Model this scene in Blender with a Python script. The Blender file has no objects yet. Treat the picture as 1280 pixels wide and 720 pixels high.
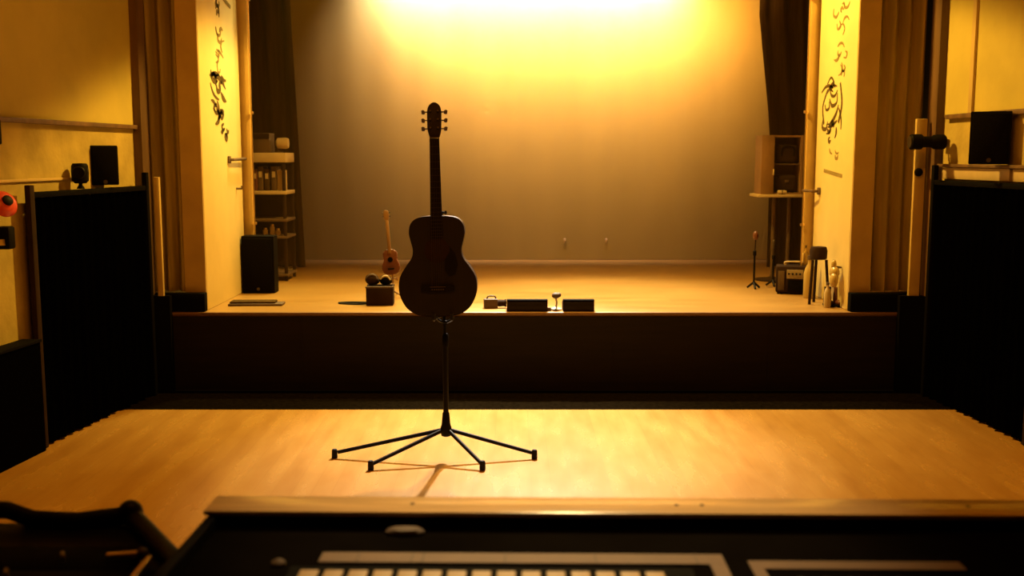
import bpy, bmesh, math, random
from mathutils import Vector, Matrix
random.seed(7)
PI = math.pi
C = bpy.context.scene.collection
sc = bpy.context.scene

# ------------------------------------------------------------------ camera
EYE = 1.5; PITCH = math.radians(7.23); F = 1300.0
cam = bpy.data.cameras.new('camera'); camo = bpy.data.objects.new('camera', cam); C.objects.link(camo)
camo.location = (0, 0, EYE); camo.rotation_euler = (PI/2 - PITCH, 0, 0)
cam.sensor_width = 36; cam.lens = 36*F/1280; cam.clip_start = .05
cam.dof.use_dof = True; cam.dof.focus_distance = 5.0; cam.dof.aperture_fstop = 3.8
sc.camera = camo
# ------------------------------------------------------------------ world, exposure
w = bpy.data.worlds.new('world'); sc.world = w; w.use_nodes = True
w.node_tree.nodes['Background'].inputs[0].default_value = (1, .5, .15, 1)
w.node_tree.nodes['Background'].inputs[1].default_value = .004
sc.view_settings.view_transform = 'Standard'; sc.view_settings.look = 'None'
sc.view_settings.gamma = 1; sc.view_settings.use_curve_mapping = False
sc.view_settings.exposure = 0.0
sc.cycles.use_denoising = True
sc.cycles.volume_bounces = 1
sc.cycles.sample_clamp_indirect = 4
# ------------------------------------------------------------------ lights
def spot(name, loc, target, watts, col, size_deg, blend, radius):
    l = bpy.data.lights.new(name, 'SPOT'); l.energy = watts; l.color = col
    l.spot_size = math.radians(size_deg); l.spot_blend = blend; l.shadow_soft_size = radius
    o = bpy.data.objects.new(name, l); C.objects.link(o); o.location = loc
    o.rotation_euler = (Vector(target)-Vector(loc)).to_track_quat('-Z', 'Y').to_euler()
    return o
def area(name, loc, target, watts, col, sx, sy, spread=180):
    l = bpy.data.lights.new(name, 'AREA'); l.energy = watts; l.color = col
    l.shape = 'RECTANGLE'; l.size = sx; l.size_y = sy; l.spread = math.radians(spread)
    o = bpy.data.objects.new(name, l); C.objects.link(o); o.location = loc
    o.rotation_euler = (Vector(target)-Vector(loc)).to_track_quat('-Z', 'Y').to_euler()
    return o
spot('key_spot', (.1, 7.0, 4.06), (.38, 7.0, 0), 920, (1, .57, .085), 112, .15, .10)
spot('thrust_spot', (.15, 8.6, 4.2), (.05, 5.3, 0), 4300, (1, .95, .95), 34, 1, .06)
spot('stage_fill', (.6, 8.7, 4.3), (.55, 6.9, .5), 2300, (1, .86, .45), 54, 1, .15)  # fill added to brighten the front centre of the stage
spot('stage_side_fill', (-1.3, 8.2, 4.3), (-1.3, 6.9, .5), 980, (1, .85, .30), 46, 1, .15)  # fill added to lift the left stage boards, no known source
spot('rail_fill', (.06, 4.2, 4.3), (.06, 1.62, .95), 950, (1, .68, .28), 17, 1, .05)  # added only to brighten the console rail and strips
area('cyc_batten', (.56, 8.94, 3.35), (.56, 9.96, 2.6), 140, (1, .49, .13), 3.0, .12, 82)
area('backdrop_top_fill', (.15, 9.62, 3.30), (.15, 9.96, 2.95), 118, (1, .88, 1), 2.8, .10, 100)  # extra pale fill, added to turn the top of the backdrop cream
area('front_fill', (0, 2.2, 4.1), (0, 6.6, 1.8), 60, (1, .31, .01), 2.0, .6)  # added frontal fill for pillar fronts, curtains and upper walls
# ------------------------------------------------------------------ materials
def mat(name, col, rough=.7, metal=0, var=0, scale=6, bump=0, spec=.5, col2=None, emit=None, stretch=(1, 1, 1), bscale=None):
    m = bpy.data.materials.new(name); m.use_nodes = True; nt = m.node_tree; b = nt.nodes['Principled BSDF']
    b.inputs['Roughness'].default_value = rough; b.inputs['Metallic'].default_value = metal
    b.inputs['Specular IOR Level'].default_value = spec
    b.inputs['Base Color'].default_value = (*col, 1)
    tc = nt.nodes.new('ShaderNodeTexCoord'); mp = nt.nodes.new('ShaderNodeMapping')
    mp.inputs['Scale'].default_value = stretch; nt.links.new(tc.outputs['Object'], mp.inputs[0])
    n = nt.nodes.new('ShaderNodeTexNoise'); n.inputs['Scale'].default_value = scale; n.inputs['Detail'].default_value = 5
    nt.links.new(mp.outputs[0], n.inputs['Vector'])
    r = nt.nodes.new('ShaderNodeValToRGB'); v = var if var else .06
    c2 = col2 or tuple(min(1, c*(1+v)) for c in col)
    r.color_ramp.elements[0].color = (*(c*(1-v) for c in col), 1); r.color_ramp.elements[1].color = (*c2, 1)
    r.color_ramp.elements[0].position = .35; r.color_ramp.elements[1].position = .65
    nt.links.new(n.outputs[0], r.inputs[0]); nt.links.new(r.outputs[0], b.inputs['Base Color'])
    if bump:
        bp = nt.nodes.new('ShaderNodeBump'); bp.inputs['Strength'].default_value = bump; bp.inputs['Distance'].default_value = .01
        n2 = nt.nodes.new('ShaderNodeTexNoise'); n2.inputs['Scale'].default_value = bscale or scale*6
        nt.links.new(mp.outputs[0], n2.inputs['Vector'])
        nt.links.new(n2.outputs[0], bp.inputs['Height']); nt.links.new(bp.outputs[0], b.inputs['Normal'])
    if emit:
        b.inputs['Emission Color'].default_value = (*emit[0], 1); b.inputs['Emission Strength'].default_value = emit[1]
    return m
def wood(name, c1, c2, rough, along_y=True, pw=.09, pl=1.6, gap=.6, spec=.5):
    """plank floor: long narrow boards, each with its own tone, fine grain"""
    m = mat(name, c1, rough, spec=spec); nt = m.node_tree; b = nt.nodes['Principled BSDF']
    tc = nt.nodes.new('ShaderNodeTexCoord'); mp = nt.nodes.new('ShaderNodeMapping')
    if along_y: mp.inputs['Rotation'].default_value = (0, 0, PI/2)
    nt.links.new(tc.outputs['Object'], mp.inputs[0])
    br = nt.nodes.new('ShaderNodeTexBrick'); br.inputs['Scale'].default_value = 1
    br.inputs['Brick Width'].default_value = pl; br.inputs['Row Height'].default_value = pw
    br.inputs['Mortar Size'].default_value = .0012; br.inputs['Mortar Smooth'].default_value = .3
    br.inputs['Color1'].default_value = (*c1, 1); br.inputs['Color2'].default_value = (*c2, 1)
    br.inputs['Mortar'].default_value = (*(c*gap for c in c1), 1); br.inputs['Bias'].default_value = 0
    nt.links.new(mp.outputs[0], br.inputs[0])
    g = nt.nodes.new('ShaderNodeTexNoise'); g.inputs['Scale'].default_value = 4; g.inputs['Detail'].default_value = 6
    mp2 = nt.nodes.new('ShaderNodeMapping'); mp2.inputs['Scale'].default_value = (2.2, .5, 1) if along_y else (.5, 2.2, 1)
    nt.links.new(tc.outputs['Object'], mp2.inputs[0]); nt.links.new(mp2.outputs[0], g.inputs[0])
    r = nt.nodes.new('ShaderNodeValToRGB'); r.color_ramp.elements[0].color = (.86, .80, .72, 1); r.color_ramp.elements[1].color = (1, 1, 1, 1)
    r.color_ramp.elements[0].position = .3; r.color_ramp.elements[1].position = .6
    nt.links.new(g.outputs[0], r.inputs[0])
    mx = nt.nodes.new('ShaderNodeMix'); mx.data_type = 'RGBA'; mx.blend_type = 'MULTIPLY'; mx.inputs[0].default_value = 1
    nt.links.new(br.outputs[0], mx.inputs[6]); nt.links.new(r.outputs[0], mx.inputs[7]); nt.links.new(mx.outputs[2], b.inputs['Base Color'])
    mr = nt.nodes.new('ShaderNodeMapRange'); mr.inputs['To Min'].default_value = rough*.85; mr.inputs['To Max'].default_value = rough*1.2
    nt.links.new(g.outputs[0], mr.inputs[0]); nt.links.new(mr.outputs[0], b.inputs['Roughness'])
    return m
def haze_mat(dens):
    m = bpy.data.materials.new('stage_haze'); m.use_nodes = True; nt = m.node_tree; nt.nodes.remove(nt.nodes['Principled BSDF'])
    v = nt.nodes.new('ShaderNodeVolumePrincipled'); v.inputs['Color'].default_value = (1, .62, .12, 1)
    v.inputs['Density'].default_value = dens; v.inputs['Anisotropy'].default_value = 0.0
    nt.links.new(v.outputs[0], nt.nodes['Material Output'].inputs['Volume']); return m
M = dict(
    haze=haze_mat(.022),
    floor=wood('pale_plank_floor', (.36, .18, .034), (.385, .198, .038), .26, gap=.88),
    stagefloor=wood('stage_boards', (.29, .16, .036), (.32, .18, .042), .36, along_y=False, pw=.12, pl=2.2),
    black=mat('black_paint', (.003, .0025, .002), .8, spec=.05),
    blackcloth=mat('black_cloth', (.0012, .001, .0008), 1, spec=.0, bump=.2),
    fascia=mat('dark_stained_fascia', (.009, .005, .002), .7, var=.3, stretch=(.4, 1, 6), spec=.25),
    carpet=mat('dark_carpet', (.004, .0025, .001), 1, var=.3, scale=40, spec=0),
    plaster=mat('ochre_plaster', (.48, .39, .10), .85, var=.10, scale=2.2, bump=.15, spec=.2),
    plaster_low=mat('stained_plaster', (.42, .32, .09), .9, var=.16, scale=5, bump=.3, spec=.2),
    cream=mat('cream_paint', (.76, .64, .33), .6, var=.05, scale=3, bump=.05, spec=.3),
    tan=mat('tan_paint', (.50, .36, .14), .6, var=.1, scale=4, spec=.3),
    brown=mat('brown_wood', (.13, .07, .03), .55, var=.3, stretch=(1, 1, .1), scale=12),
    drape=mat('tan_drape', (.58, .46, .15), .9, var=.15, stretch=(4, 4, .3), spec=.1),
    wing=mat('brown_wing_drape', (.06, .036, .012), .95, var=.2, stretch=(4, 4, .3), spec=.05),
    cyc=mat('backdrop_cloth', (.46, .36, .115), .9, var=.04, scale=1.5, stretch=(2, 2, .3), spec=.1),
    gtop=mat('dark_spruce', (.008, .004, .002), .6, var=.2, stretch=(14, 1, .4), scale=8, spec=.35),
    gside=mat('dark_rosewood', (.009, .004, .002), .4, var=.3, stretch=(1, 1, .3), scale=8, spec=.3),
    gneck=mat('dark_mahogany', (.010, .005, .003), .55, var=.2, spec=.15),
    fret=mat('fingerboard', (.005, .003, .002), .6, spec=.15),
    nickel=mat('dull_nickel', (.05, .035, .02), .5, metal=.5),
    stand=mat('black_steel', (.004, .003, .002), .5, spec=.12),
    rubber=mat('black_rubber', (.010, .009, .008), .8, spec=.2),
    bone=mat('aged_bone', (.06, .04, .02), .6),
    mural=mat('black_brush_paint', (.10, .07, .025), .9, spec=.1),
    mural2=mat('faded_brush_paint', (.26, .20, .08), .9, spec=.1),
    plastic=mat('black_plastic', (.004, .003, .002), .6, spec=.06),
    grille=mat('speaker_grille', (.005, .004, .003), .9, var=.3, scale=90, bump=.4, spec=.03),
    red=mat('red_enamel', (.60, .06, .035), .35),
    redwood=mat('reddish_wood', (.11, .034, .018), .4, var=.2),
    palewood=mat('pale_wood', (.22, .12, .05), .5, var=.15),
    brass=mat('brass', (.80, .58, .26), .32, metal=1),
    rail=mat('console_rail_wood', (.66, .44, .20), .22, var=.15, stretch=(.5, 12, 1), scale=10, spec=.5),
    consoleblack=mat('console_black', (.002, .0015, .001), .7, spec=.03),
    panel=mat('console_panel', (.005, .004, .003), .9, var=.2, spec=.0),
    strip=mat('cream_scribble_strip', (.12, .052, .010), .6, var=.08, scale=14),
    key=mat('cream_fader_cap', (.42, .28, .13), .45),
    leather=mat('black_leather', (.0025, .002, .0015), .5, var=.2, scale=30, bump=.15, spec=.12),
    boxwood=mat('dark_box', (.024, .012, .006), .8, var=.2, spec=.1),
    whiteb=mat('off_white', (.45, .34, .18), .6, var=.08),
    silver=mat('brushed_silver', (.28, .22, .14), .5, metal=.4),
    bottle=mat('pale_bottle', (.40, .28, .09), .25, spec=.6),
    dull=mat('dull_brown', (.08, .045, .02), .7, var=.25),
)
# ------------------------------------------------------------------ mesh helpers
class MB:
    def __init__(s): s.bm = bmesh.new()
    def box(s, c, d, bev=0, rot=None, seg=2):
        r = bmesh.ops.create_cube(s.bm, size=1); vs = r['verts']
        for v in vs: v.co = Vector((v.co.x*d[0], v.co.y*d[1], v.co.z*d[2]))
        if bev:
            es = list({e for v in vs for e in v.link_edges})
            r2 = bmesh.ops.bevel(s.bm, geom=es, offset=min(bev, min(d)*.45), segments=seg, affect='EDGES', profile=.5)
            vs = list({v for f in r2['faces'] for v in f.verts} | {v for v in vs if v.is_valid})
        if rot is not None:
            for v in vs: v.co = rot @ v.co
        for v in vs: v.co += Vector(c)
        return s
    def b2(s, lo, hi, bev=0):
        return s.box([(a+b)/2 for a, b in zip(lo, hi)], [b-a for a, b in zip(lo, hi)], bev)
    def tube(s, pts, rad, n=10, cap=True):
        pts = [Vector(p) for p in pts]; rings = []
        rads = rad if isinstance(rad, (list, tuple)) else [rad]*len(pts)
        prev = None
        for i, p in enumerate(pts):
            a = pts[max(0, i-1)]; b = pts[min(len(pts)-1, i+1)]; t = (b-a).normalized()
            if prev is None:
                u = t.orthogonal().normalized()
            else:
                u = (prev - t*prev.dot(t)); u = u.normalized() if u.length > 1e-6 else t.orthogonal().normalized()
            prev = u; v = t.cross(u)
            rings.append([s.bm.verts.new(p+(u*math.cos(2*PI*k/n)+v*math.sin(2*PI*k/n))*rads[i]) for k in range(n)])
        for r0, r1 in zip(rings, rings[1:]):
            for k in range(n): s.bm.faces.new((r0[k], r0[(k+1) % n], r1[(k+1) % n], r1[k]))
        if cap: s.bm.faces.new(rings[0][::-1]); s.bm.faces.new(rings[-1])
        return s
    def lathe(s, prof, c=(0, 0, 0), axis='Z', n=24, rot=None):
        """prof: (radius, height) pairs from bottom to top"""
        rings = []
        R = rot if rot is not None else {'Z': Matrix.Identity(3), 'Y': Matrix.Rotation(PI/2, 3, 'X'), 'X': Matrix.Rotation(PI/2, 3, 'Y')}[axis]
        for r, h in prof:
            rings.append([s.bm.verts.new(R @ Vector((max(r, 1e-4)*math.cos(2*PI*k/n), max(r, 1e-4)*math.sin(2*PI*k/n), h))+Vector(c)) for k in range(n)])
        for r0, r1 in zip(rings, rings[1:]):
            for k in range(n): s.bm.faces.new((r0[k], r0[(k+1) % n], r1[(k+1) % n], r1[k]))
        s.bm.faces.new(rings[0][::-1]); s.bm.faces.new(rings[-1])
        return s
    def prism(s, poly, y0, y1, plane='XZ', bev=0):
        """extrude a closed outline; plane XZ extrudes along Y, XY along Z, YZ along X"""
        f = {'XZ': lambda a, b, d: (a, d, b), 'XY': lambda a, b, d: (a, b, d), 'YZ': lambda a, b, d: (d, a, b)}[plane]
        v0 = [s.bm.verts.new(f(a, b, y0)) for a, b in poly]; v1 = [s.bm.verts.new(f(a, b, y1)) for a, b in poly]
        n = len(poly); f0 = s.bm.faces.new(v0); f1 = s.bm.faces.new(v1[::-1])
        for k in range(n): s.bm.faces.new((v0[k], v1[k], v1[(k+1) % n], v0[(k+1) % n]))
        if bev:
            es = list(set(f0.edges) | set(f1.edges))
            bmesh.ops.bevel(s.bm, geom=es, offset=bev, segments=3, affect='EDGES', profile=.5)
        return s
    def ball(s, c, r, sc_=(1, 1, 1), sub=3):
        x = bmesh.ops.create_icosphere(s.bm, subdivisions=sub, radius=r)
        for v in x['verts']: v.co = Vector((v.co.x*sc_[0], v.co.y*sc_[1], v.co.z*sc_[2]))+Vector(c)
        return s
    def build(s, name, m, parent=None, loc=None, rot=None, smooth=40):
        bmesh.ops.recalc_face_normals(s.bm, faces=s.bm.faces)
        me = bpy.data.meshes.new(name); s.bm.to_mesh(me); s.bm.free()
        me.materials.append(M[m] if isinstance(m, str) else m)
        if smooth:
            me.polygons.foreach_set('use_smooth', [True]*len(me.polygons)); me.set_sharp_from_angle(angle=math.radians(smooth))
        o = bpy.data.objects.new(name, me); C.objects.link(o)
        if parent: o.parent = parent
        if loc: o.location = loc
        if rot: o.rotation_euler = rot
        return o
def tag(o, label, cat, group=None):
    o['label'] = label; o['category'] = cat
    if group: o['group'] = group
    return o
def thing(name, label, cat, loc=(0, 0, 0), rotz=0, group=None, rot=None):
    o = bpy.data.objects.new(name, None); C.objects.link(o); o.location = loc
    o.rotation_euler = rot or (0, 0, rotz); o.empty_display_size = .1
    return tag(o, label, cat, group)
def struct(o): o['kind'] = 'structure'; return o
def dup(root, loc, rotz, label, group=None):
    def cp(o, par):
        c = o.copy(); C.objects.link(c)
        if par: c.parent = par
        for ch in list(o.children): cp(ch, c)
        return c
    r = cp(root, None); r.location = loc; r.rotation_euler = (0, 0, rotz); r['label'] = label
    if group: r['group'] = group
    return r
def smooth_curve(pts, n=8, closed=False):
    P = [Vector(p) for p in pts]; out = []; N = len(P)
    rng = range(N if closed else N-1)
    for i in rng:
        p0 = P[(i-1) % N] if closed or i > 0 else P[0]; p1 = P[i]; p2 = P[(i+1) % N]; p3 = P[(i+2) % N] if closed or i+2 < N else P[-1]
        for k in range(n):
            t = k/n
            out.append(.5*((2*p1)+(p2-p0)*t+(2*p0-5*p1+4*p2-p3)*t*t+(3*p1-p0-3*p2+p3)*t**3))
    if not closed: out.append(P[-1])
    return out

# ================================================================== SETTING
STAGE_Y = 6.58; SZ = .51          # stage front and stage height
def wl(y): return -(2.33+.11*(6.6-y))     # left wall plane, slightly splayed
def wr(y): return 2.66+.067*(6.5-y)       # right wall plane
CEIL = 4.6
b = MB(); b.b2((-3.6, -1.6, -.1), (3.6, 6.06, 0)); struct(b.build('floor', 'floor', smooth=0))
b = MB(); b.b2((-3.6, 6.06, -.1), (3.6, STAGE_Y, -.004)); struct(b.build('floor', 'carpet', smooth=0))
b = MB(); b.b2((-3.6, -1.6, CEIL), (3.6, 10.3, CEIL+.1)); struct(b.build('ceiling', 'black', smooth=0))
b = MB(); b.b2((-3.6, -1.7, 0), (3.6, -1.6, CEIL)); struct(b.build('wall_back', 'brown', smooth=0))
def wall(fn, sgn, y0, y1, z0, z1, t, off=0):
    b = MB(); b.prism([(fn(y0)+off, y0), (fn(y1)+off, y1), (fn(y1)+off+sgn*t, y1), (fn(y0)+off+sgn*t, y0)], z0, z1, 'XY'); return b
for nm, fn, sg, zr in (('left', wl, -1, 1.68), ('right', wr, 1, 1.735)):
    struct(wall(fn, sg, -1.6, 6.57, 0, zr, .12).build('wall_'+nm, 'plaster_low', smooth=0))
    struct(wall(fn, sg, -1.6, 6.57, zr, CEIL, .12, off=-sg*.004).build('wall_'+nm, 'plaster', smooth=0))
# picture rails, wall end boards, pilaster boards (setting trim)
def board(name, fn, sg, y0, y1, z0, z1, t, m, off=0):
    b = MB(); b.prism([(fn(y0)+off, y0), (fn(y1)+off, y1), (fn(y1)+off-sg*t, y1), (fn(y0)+off-sg*t, y0)], z0, z1, 'XY', bev=.003)
    return struct(b.build(name, m))
board('trim_1', wl, -1, 1, 6.56, 1.664, 1.690, .028, 'brown')
board('trim_2', wr, 1, 1, 6.42, 1.722, 1.750, .028, 'brown')
board('trim_3', wl, -1, 6.50, 6.60, .62, CEIL, .05, 'brown')
board('trim_4', wr, 1, 6.12, 6.16, 1.75, CEIL, .02, 'tan')
board('trim_5', wr, 1, 6.48, 6.60, .62, CEIL, .05, 'brown')
board('trim_6', wl, -1, 3.2, 5.9, 1.37, 1.385, .012, 'tan')
# stage
st = thing('stage', 'raised stage of pale boards with a black front, across the end of the hall', 'stage', (0, STAGE_Y, 0))
b = MB(); b.b2((-3.19, .012, SZ-.03), (3.19, 3.6, SZ)); b.build('stage_floor', 'stagefloor', st, smooth=0)
b = MB(); b.b2((-2.42, 0, 0), (2.72, .012, SZ-.03)); b.build('fascia', 'fascia', st, smooth=0)
b = MB(); b.box((.15, .004, SZ-.007), (5.14, .030, .014), .006); b.build('edge_nosing', 'palewood', st)
for x in [-1.5, -.5, .5, 1.5]:
    b = MB(); b.b2((x+.15-.006, -.004, .0), (x+.15+.006, .004, SZ-.03)); b.build('fascia_batten', 'fascia', st, smooth=0)
struct(MB().b2((-3.3, 6.62, 0), (-3.2, 10.3, CEIL)).build('wall_left', 'black', smooth=0))
struct(MB().b2((3.2, 6.62, 0), (3.3, 10.3, CEIL)).build('wall_right', 'black', smooth=0))
struct(MB().b2((-3.19, 7.22, 3.6), (3.19, 7.26, CEIL)).build('unseen_light_flag', 'blackcloth', smooth=0))  # unseen border, added to keep the key spot off the backdrop
struct(MB().b2((-3.3, 10.2, 0), (3.3, 10.3, CEIL)).build('wall_front', 'black', smooth=0))

# ------------------------------------------------------------------ cloths
def cloth(name, mname, x0, x1, y, z0, z1, folds, amp, thick=.006, edge=None, nz=14):
    """hanging cloth with vertical folds; edge(z) shifts the free side edge"""
    bm = bmesh.new(); nx = folds*10; grid = []
    ph = [random.uniform(-.6, .6) for _ in range(folds+2)]
    for j in range(nz+1):
        z = z0+(z1-z0)*j/nz; row = []
        for i in range(nx+1):
            u = i/nx; x = x0+(x1-x0)*u
            if edge: x += edge(z)*u
            k = u*folds; p = ph[int(k)]*(1-(k % 1))+ph[int(k)+1]*(k % 1)
            yy = y+amp*math.sin(2*PI*k+p)*(.85+.3*math.sin(3*z+p))
            row.append(bm.verts.new((x, yy, z)))
        grid.append(row)
    for a, bb in zip(grid, grid[1:]):
        for i in range(nx): bm.faces.new((a[i], a[i+1], bb[i+1], bb[i]))
    bmesh.ops.solidify(bm, geom=bm.faces[:], thickness=thick)
    m = MB(); m.bm.free(); m.bm = bm
    return m.build(name, mname, smooth=60)
o = cloth('backdrop', 'cyc', -2.9, 2.9, 9.96, SZ+.005, 4.35, 16, .004); tag(o, 'wide glowing yellow backdrop cloth hung across the back of the stage', 'backdrop')
o = cloth('wing_curtain', 'wing', -3.1, -1.84, 9.25, SZ+.01, 4.35, 7, .05, edge=lambda z: -.10*(z-SZ)/3); tag(o, 'dark brown wing curtain hanging at the left rear of the stage', 'curtain', 'wing curtains')
o = cloth('wing_curtain', 'wing', 3.1, 2.27, 9.25, SZ+.01, 4.35, 6, .05, edge=lambda z: -.13*max(0, min(1, (z-1.7)/1.0))); tag(o, 'brown wing curtain hanging at the right rear of the stage behind the framed cabinet', 'curtain', 'wing curtains')
o = cloth('proscenium_curtain', 'drape', -2.345, -2.10, 6.67, SZ+.125, 4.5, 3, .036); tag(o, 'gathered tan curtain beside the pillar left of the stage', 'curtain', 'proscenium curtains')
o = cloth('proscenium_curtain', 'drape', 2.315, 2.60, 6.67, SZ+.125, 4.5, 3, .036); tag(o, 'gathered tan curtain beside the pillar right of the stage', 'curtain', 'proscenium curtains')

o = MB().b2((-3.18, 7.66, SZ+.002), (3.18, 9.93, 4.5)).build('stage_haze', 'haze', smooth=0); o['kind'] = 'stuff'; tag(o, 'thin glowing haze hanging in the air over the rear of the stage', 'haze')
# ------------------------------------------------------------------ proscenium pillars
def pillar(x_in, sgn, yend, label):
    """x_in: inner face; sgn -1 left / +1 right"""
    t = thing('stage_pillar', label, 'pillar', (x_in, 6.64, SZ), group='proscenium pillars')
    H = CEIL-SZ-.05; d = yend-6.64
    lo, hi = sorted((0, sgn*.135))
    MB().b2((lo, .012, 0), (hi, d, H), .006).build('shaft', 'cream', t)
    MB().b2((min(sgn*.004, sgn*.138), 0, .12), (max(sgn*.004, sgn*.138), .011, H)).build('shaded_front', 'tan', t)  # darker tan puts the shade of the pillar's front side into the colour
    x0, x1 = sorted((sgn*-.002, sgn*.44))
    MB().b2((x0, -.06, .001), (x1, -.001, .12), .004).build('plinth', 'black', t)
    # pilaster trim standing behind the inner face
    tx0, tx1 = sorted((sgn*.02, sgn*-.065))
    b = MB(); b.b2((tx0, d+.02, .001), (tx1, d+.08, H), .008)
    b.build('rear_moulding', 'tan', t)
    b = MB(); xx = -sgn*.078; b.tube([(xx, d+.0, .02), (xx, d+.0, H)], .007, 8)
    for z in (.5, 1.3, 2.1): b.box((xx, d+.008, z), (.03, .02, .02), .003)
    b.build('conduit', 'brass', t)
    return t, d
def stroke(t, name, m, segs, xo, sgn):
    """brush marks lying on the inner face: segs are (y, z, halfwidth) polylines"""
    b = MB()
    for seg in segs:
        pts = smooth_curve([(y, z, wd) for y, z, wd in seg], 5)
        L = [];  R = []
        for i, p in enumerate(pts):
            a = pts[max(0, i-1)]; c = pts[min(len(pts)-1, i+1)]; tx, tz = c.x-a.x, c.y-a.y; l = math.hypot(tx, tz) or 1
            nx, nz = -tz/l, tx/l; wd = max(p.z, .0015)
            L.append((p.x+nx*wd, p.y+nz*wd)); R.append((p.x-nx*wd, p.y-nz*wd))
        for i in range(len(pts)-1):
            q = [L[i], L[i+1], R[i+1], R[i]]
            v0 = [b.bm.verts.new((xo, a, c)) for a, c in q]; v1 = [b.bm.verts.new((xo-sgn*.0025, a, c)) for a, c in q]
            b.bm.faces.new(v1); 
            for k in range(4): b.bm.faces.new((v0[k], v0[(k+1) % 4], v1[(k+1) % 4], v1[k]))
    return b.build(name, m, t)
pl, dl = pillar(-1.965, -1, 7.62, 'cream pillar with a dark brush painting left of the stage opening')
pr, dr = pillar(2.165, 1, 7.47, 'cream pillar with a dark brush painting right of the stage opening')
random.seed(21)
Z0 = SZ
def zz(z): return z-Z0
def scribble(n, ylo, yhi, zlo, zhi, wmin, wmax, size, curve=1.0, lean=0):
    out = []
    for _ in range(n):
        u = random.random(); z = zlo+(zhi-zlo)*u; y = random.uniform(ylo, yhi)+lean*(u-.5)
        a = random.uniform(0, 2*PI); k = random.uniform(-2.2, 2.2)*curve; seg = []
        L = size*random.uniform(.6, 1.3)
        for q in range(4):
            seg.append((y, zz(z), random.uniform(wmin, wmax)*(1 if 0 < q < 3 else .4)))
            y += L*math.cos(a)*.9; z += L*math.sin(a)*.55; a += k*.8
        out.append([(min(max(p[0], .12), .84), p[1], p[2]) for p in seg])
    return out
stroke(pl, 'painted_ornament', 'mural', scribble(17, .36, .56, 1.76, 2.04, .010, .020, .075)+scribble(5, .48, .62, 1.56, 1.74, .008, .018, .05), 0, -1)
stroke(pl, 'faded_painting', 'mural2', scribble(16, .38, .56, 2.06, 2.58, .006, .013, .06)+[[(.02, zz(2.70), .012), (.3, zz(2.66), .010), (.6, zz(2.57), .014), (.80, zz(2.53), .012)]], 0, -1)
stroke(pr, 'painted_ornament', 'mural', scribble(12, .34, .62, 1.68, 2.02, .007, .014, .09)+scribble(5, .38, .54, 1.60, 1.74, .008, .014, .05)+[[(.66, zz(1.72), .012), (.70, zz(1.84), .010), (.60, zz(1.95), .010)], [(.34, zz(1.72), .014), (.28, zz(1.84), .014), (.33, zz(1.98), .010)]], 0, 1)
stroke(pr, 'faded_painting', 'mural2', scribble(16, .26, .44, 2.02, 2.56, .005, .011, .06)+scribble(3, .30, .5, 1.46, 1.58, .006, .010, .05)+[[(.74, zz(2.66), .010), (.45, zz(2.68), .012), (.2, zz(2.76), .010), (.05, zz(2.84), .008)], [(.62, zz(1.40), .012), (.22, zz(1.37), .012)]], 0, 1)
b = MB(); b.tube([(.0, .62, zz(1.475)), (.03, .62, zz(1.475)), (.035, .95, zz(1.48))], .011, 8); b.box((.008, .62, zz(1.475)), (.012, .05, .05), .003)
b.build('bracket', 'dull', pl)
b = MB(); b.tube([(.0, .80, zz(1.27)), (.04, .80, zz(1.27)), (.04, .80, zz(1.29))], .008, 8); b.build('hook', 'dull', pl)
b = MB(); b.tube([(.0, .70, zz(1.255)), (-.05, .70, zz(1.255)), (-.08, .84, zz(1.255))], .010, 8); b.box((-.008, .70, zz(1.255)), (.012, .05, .05), .003)
b.build('bracket', 'dull', pr)

# ------------------------------------------------------------------ black screens along the side walls
def screen(x0, y0, x1, y1, ztop, posth, label, header=False):
    """x0,y0 near end; x1,y1 far end"""
    L = math.hypot(x1-x0, y1-y0); a = math.atan2(y1-y0, x1-x0)
    t = thing('black_screen', label, 'screen', (x0, y0, 0), a, group='black screens by the side walls')
    # curtain panel, gathered
    bm = bmesh.new(); n = 90; rows = []
    for j in range(9):
        z = .012+(ztop-.03-.012)*j/8; rows.append([bm.verts.new((.04+(L-.08)*i/n, .012*math.sin(i*.9)+.004*math.sin(i*.37+j), z)) for i in range(n+1)])
    for r0, r1 in zip(rows, rows[1:]):
        for i in range(n): bm.faces.new((r0[i], r0[i+1], r1[i+1], r1[i]))
    bmesh.ops.solidify(bm, geom=bm.faces[:], thickness=.006)
    m = MB(); m.bm.free(); m.bm = bm; m.build('cloth_panel', 'blackcloth', t, smooth=60)
    MB().b2((0, -.016, 0), (.040, .016, ztop+.035), .005).build('post', 'boxwood', t)
    MB().b2((L-.035, -.016, 0.0), (L, .016, ztop+posth), .005).build('post', 'black', t)
    MB().b2((.035, -.013, ztop-.03), (L-.035, .013, ztop), .004).build('top_rail', 'black', t)
    return t, L
s1, L1 = screen(-2.425, 5.22, -2.262, 6.47, 1.32, .08, 'black curtained screen standing along the left wall')
s2, L2 = screen(2.685, 5.26, 2.600, 6.45, 1.355, .09, 'black curtained screen standing along the right wall')
# cream header boards above the right screen
t = thing('header_board', 'cream board fixed to the right wall just above the black screen', 'board', (0, 0, 0))
for i, (y0, y1) in enumerate(((5.0, 5.62), (5.65, 6.42))):
    b = MB(); b.prism([(wr(y0), y0), (wr(y1), y1), (wr(y1)-.03, y1), (wr(y0)-.03, y0)], 1.362, 1.432, 'XY', bev=.004); b.build('board', 'whiteb', t)
b = MB(); b.prism([(wr(4.9), 4.9), (wr(6.44), 6.44), (wr(6.44)-.05, 6.44), (wr(4.9)-.05, 4.9)], 1.434, 1.452, 'XY', bev=.003); b.build('ledge', 'brown', t)
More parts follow.
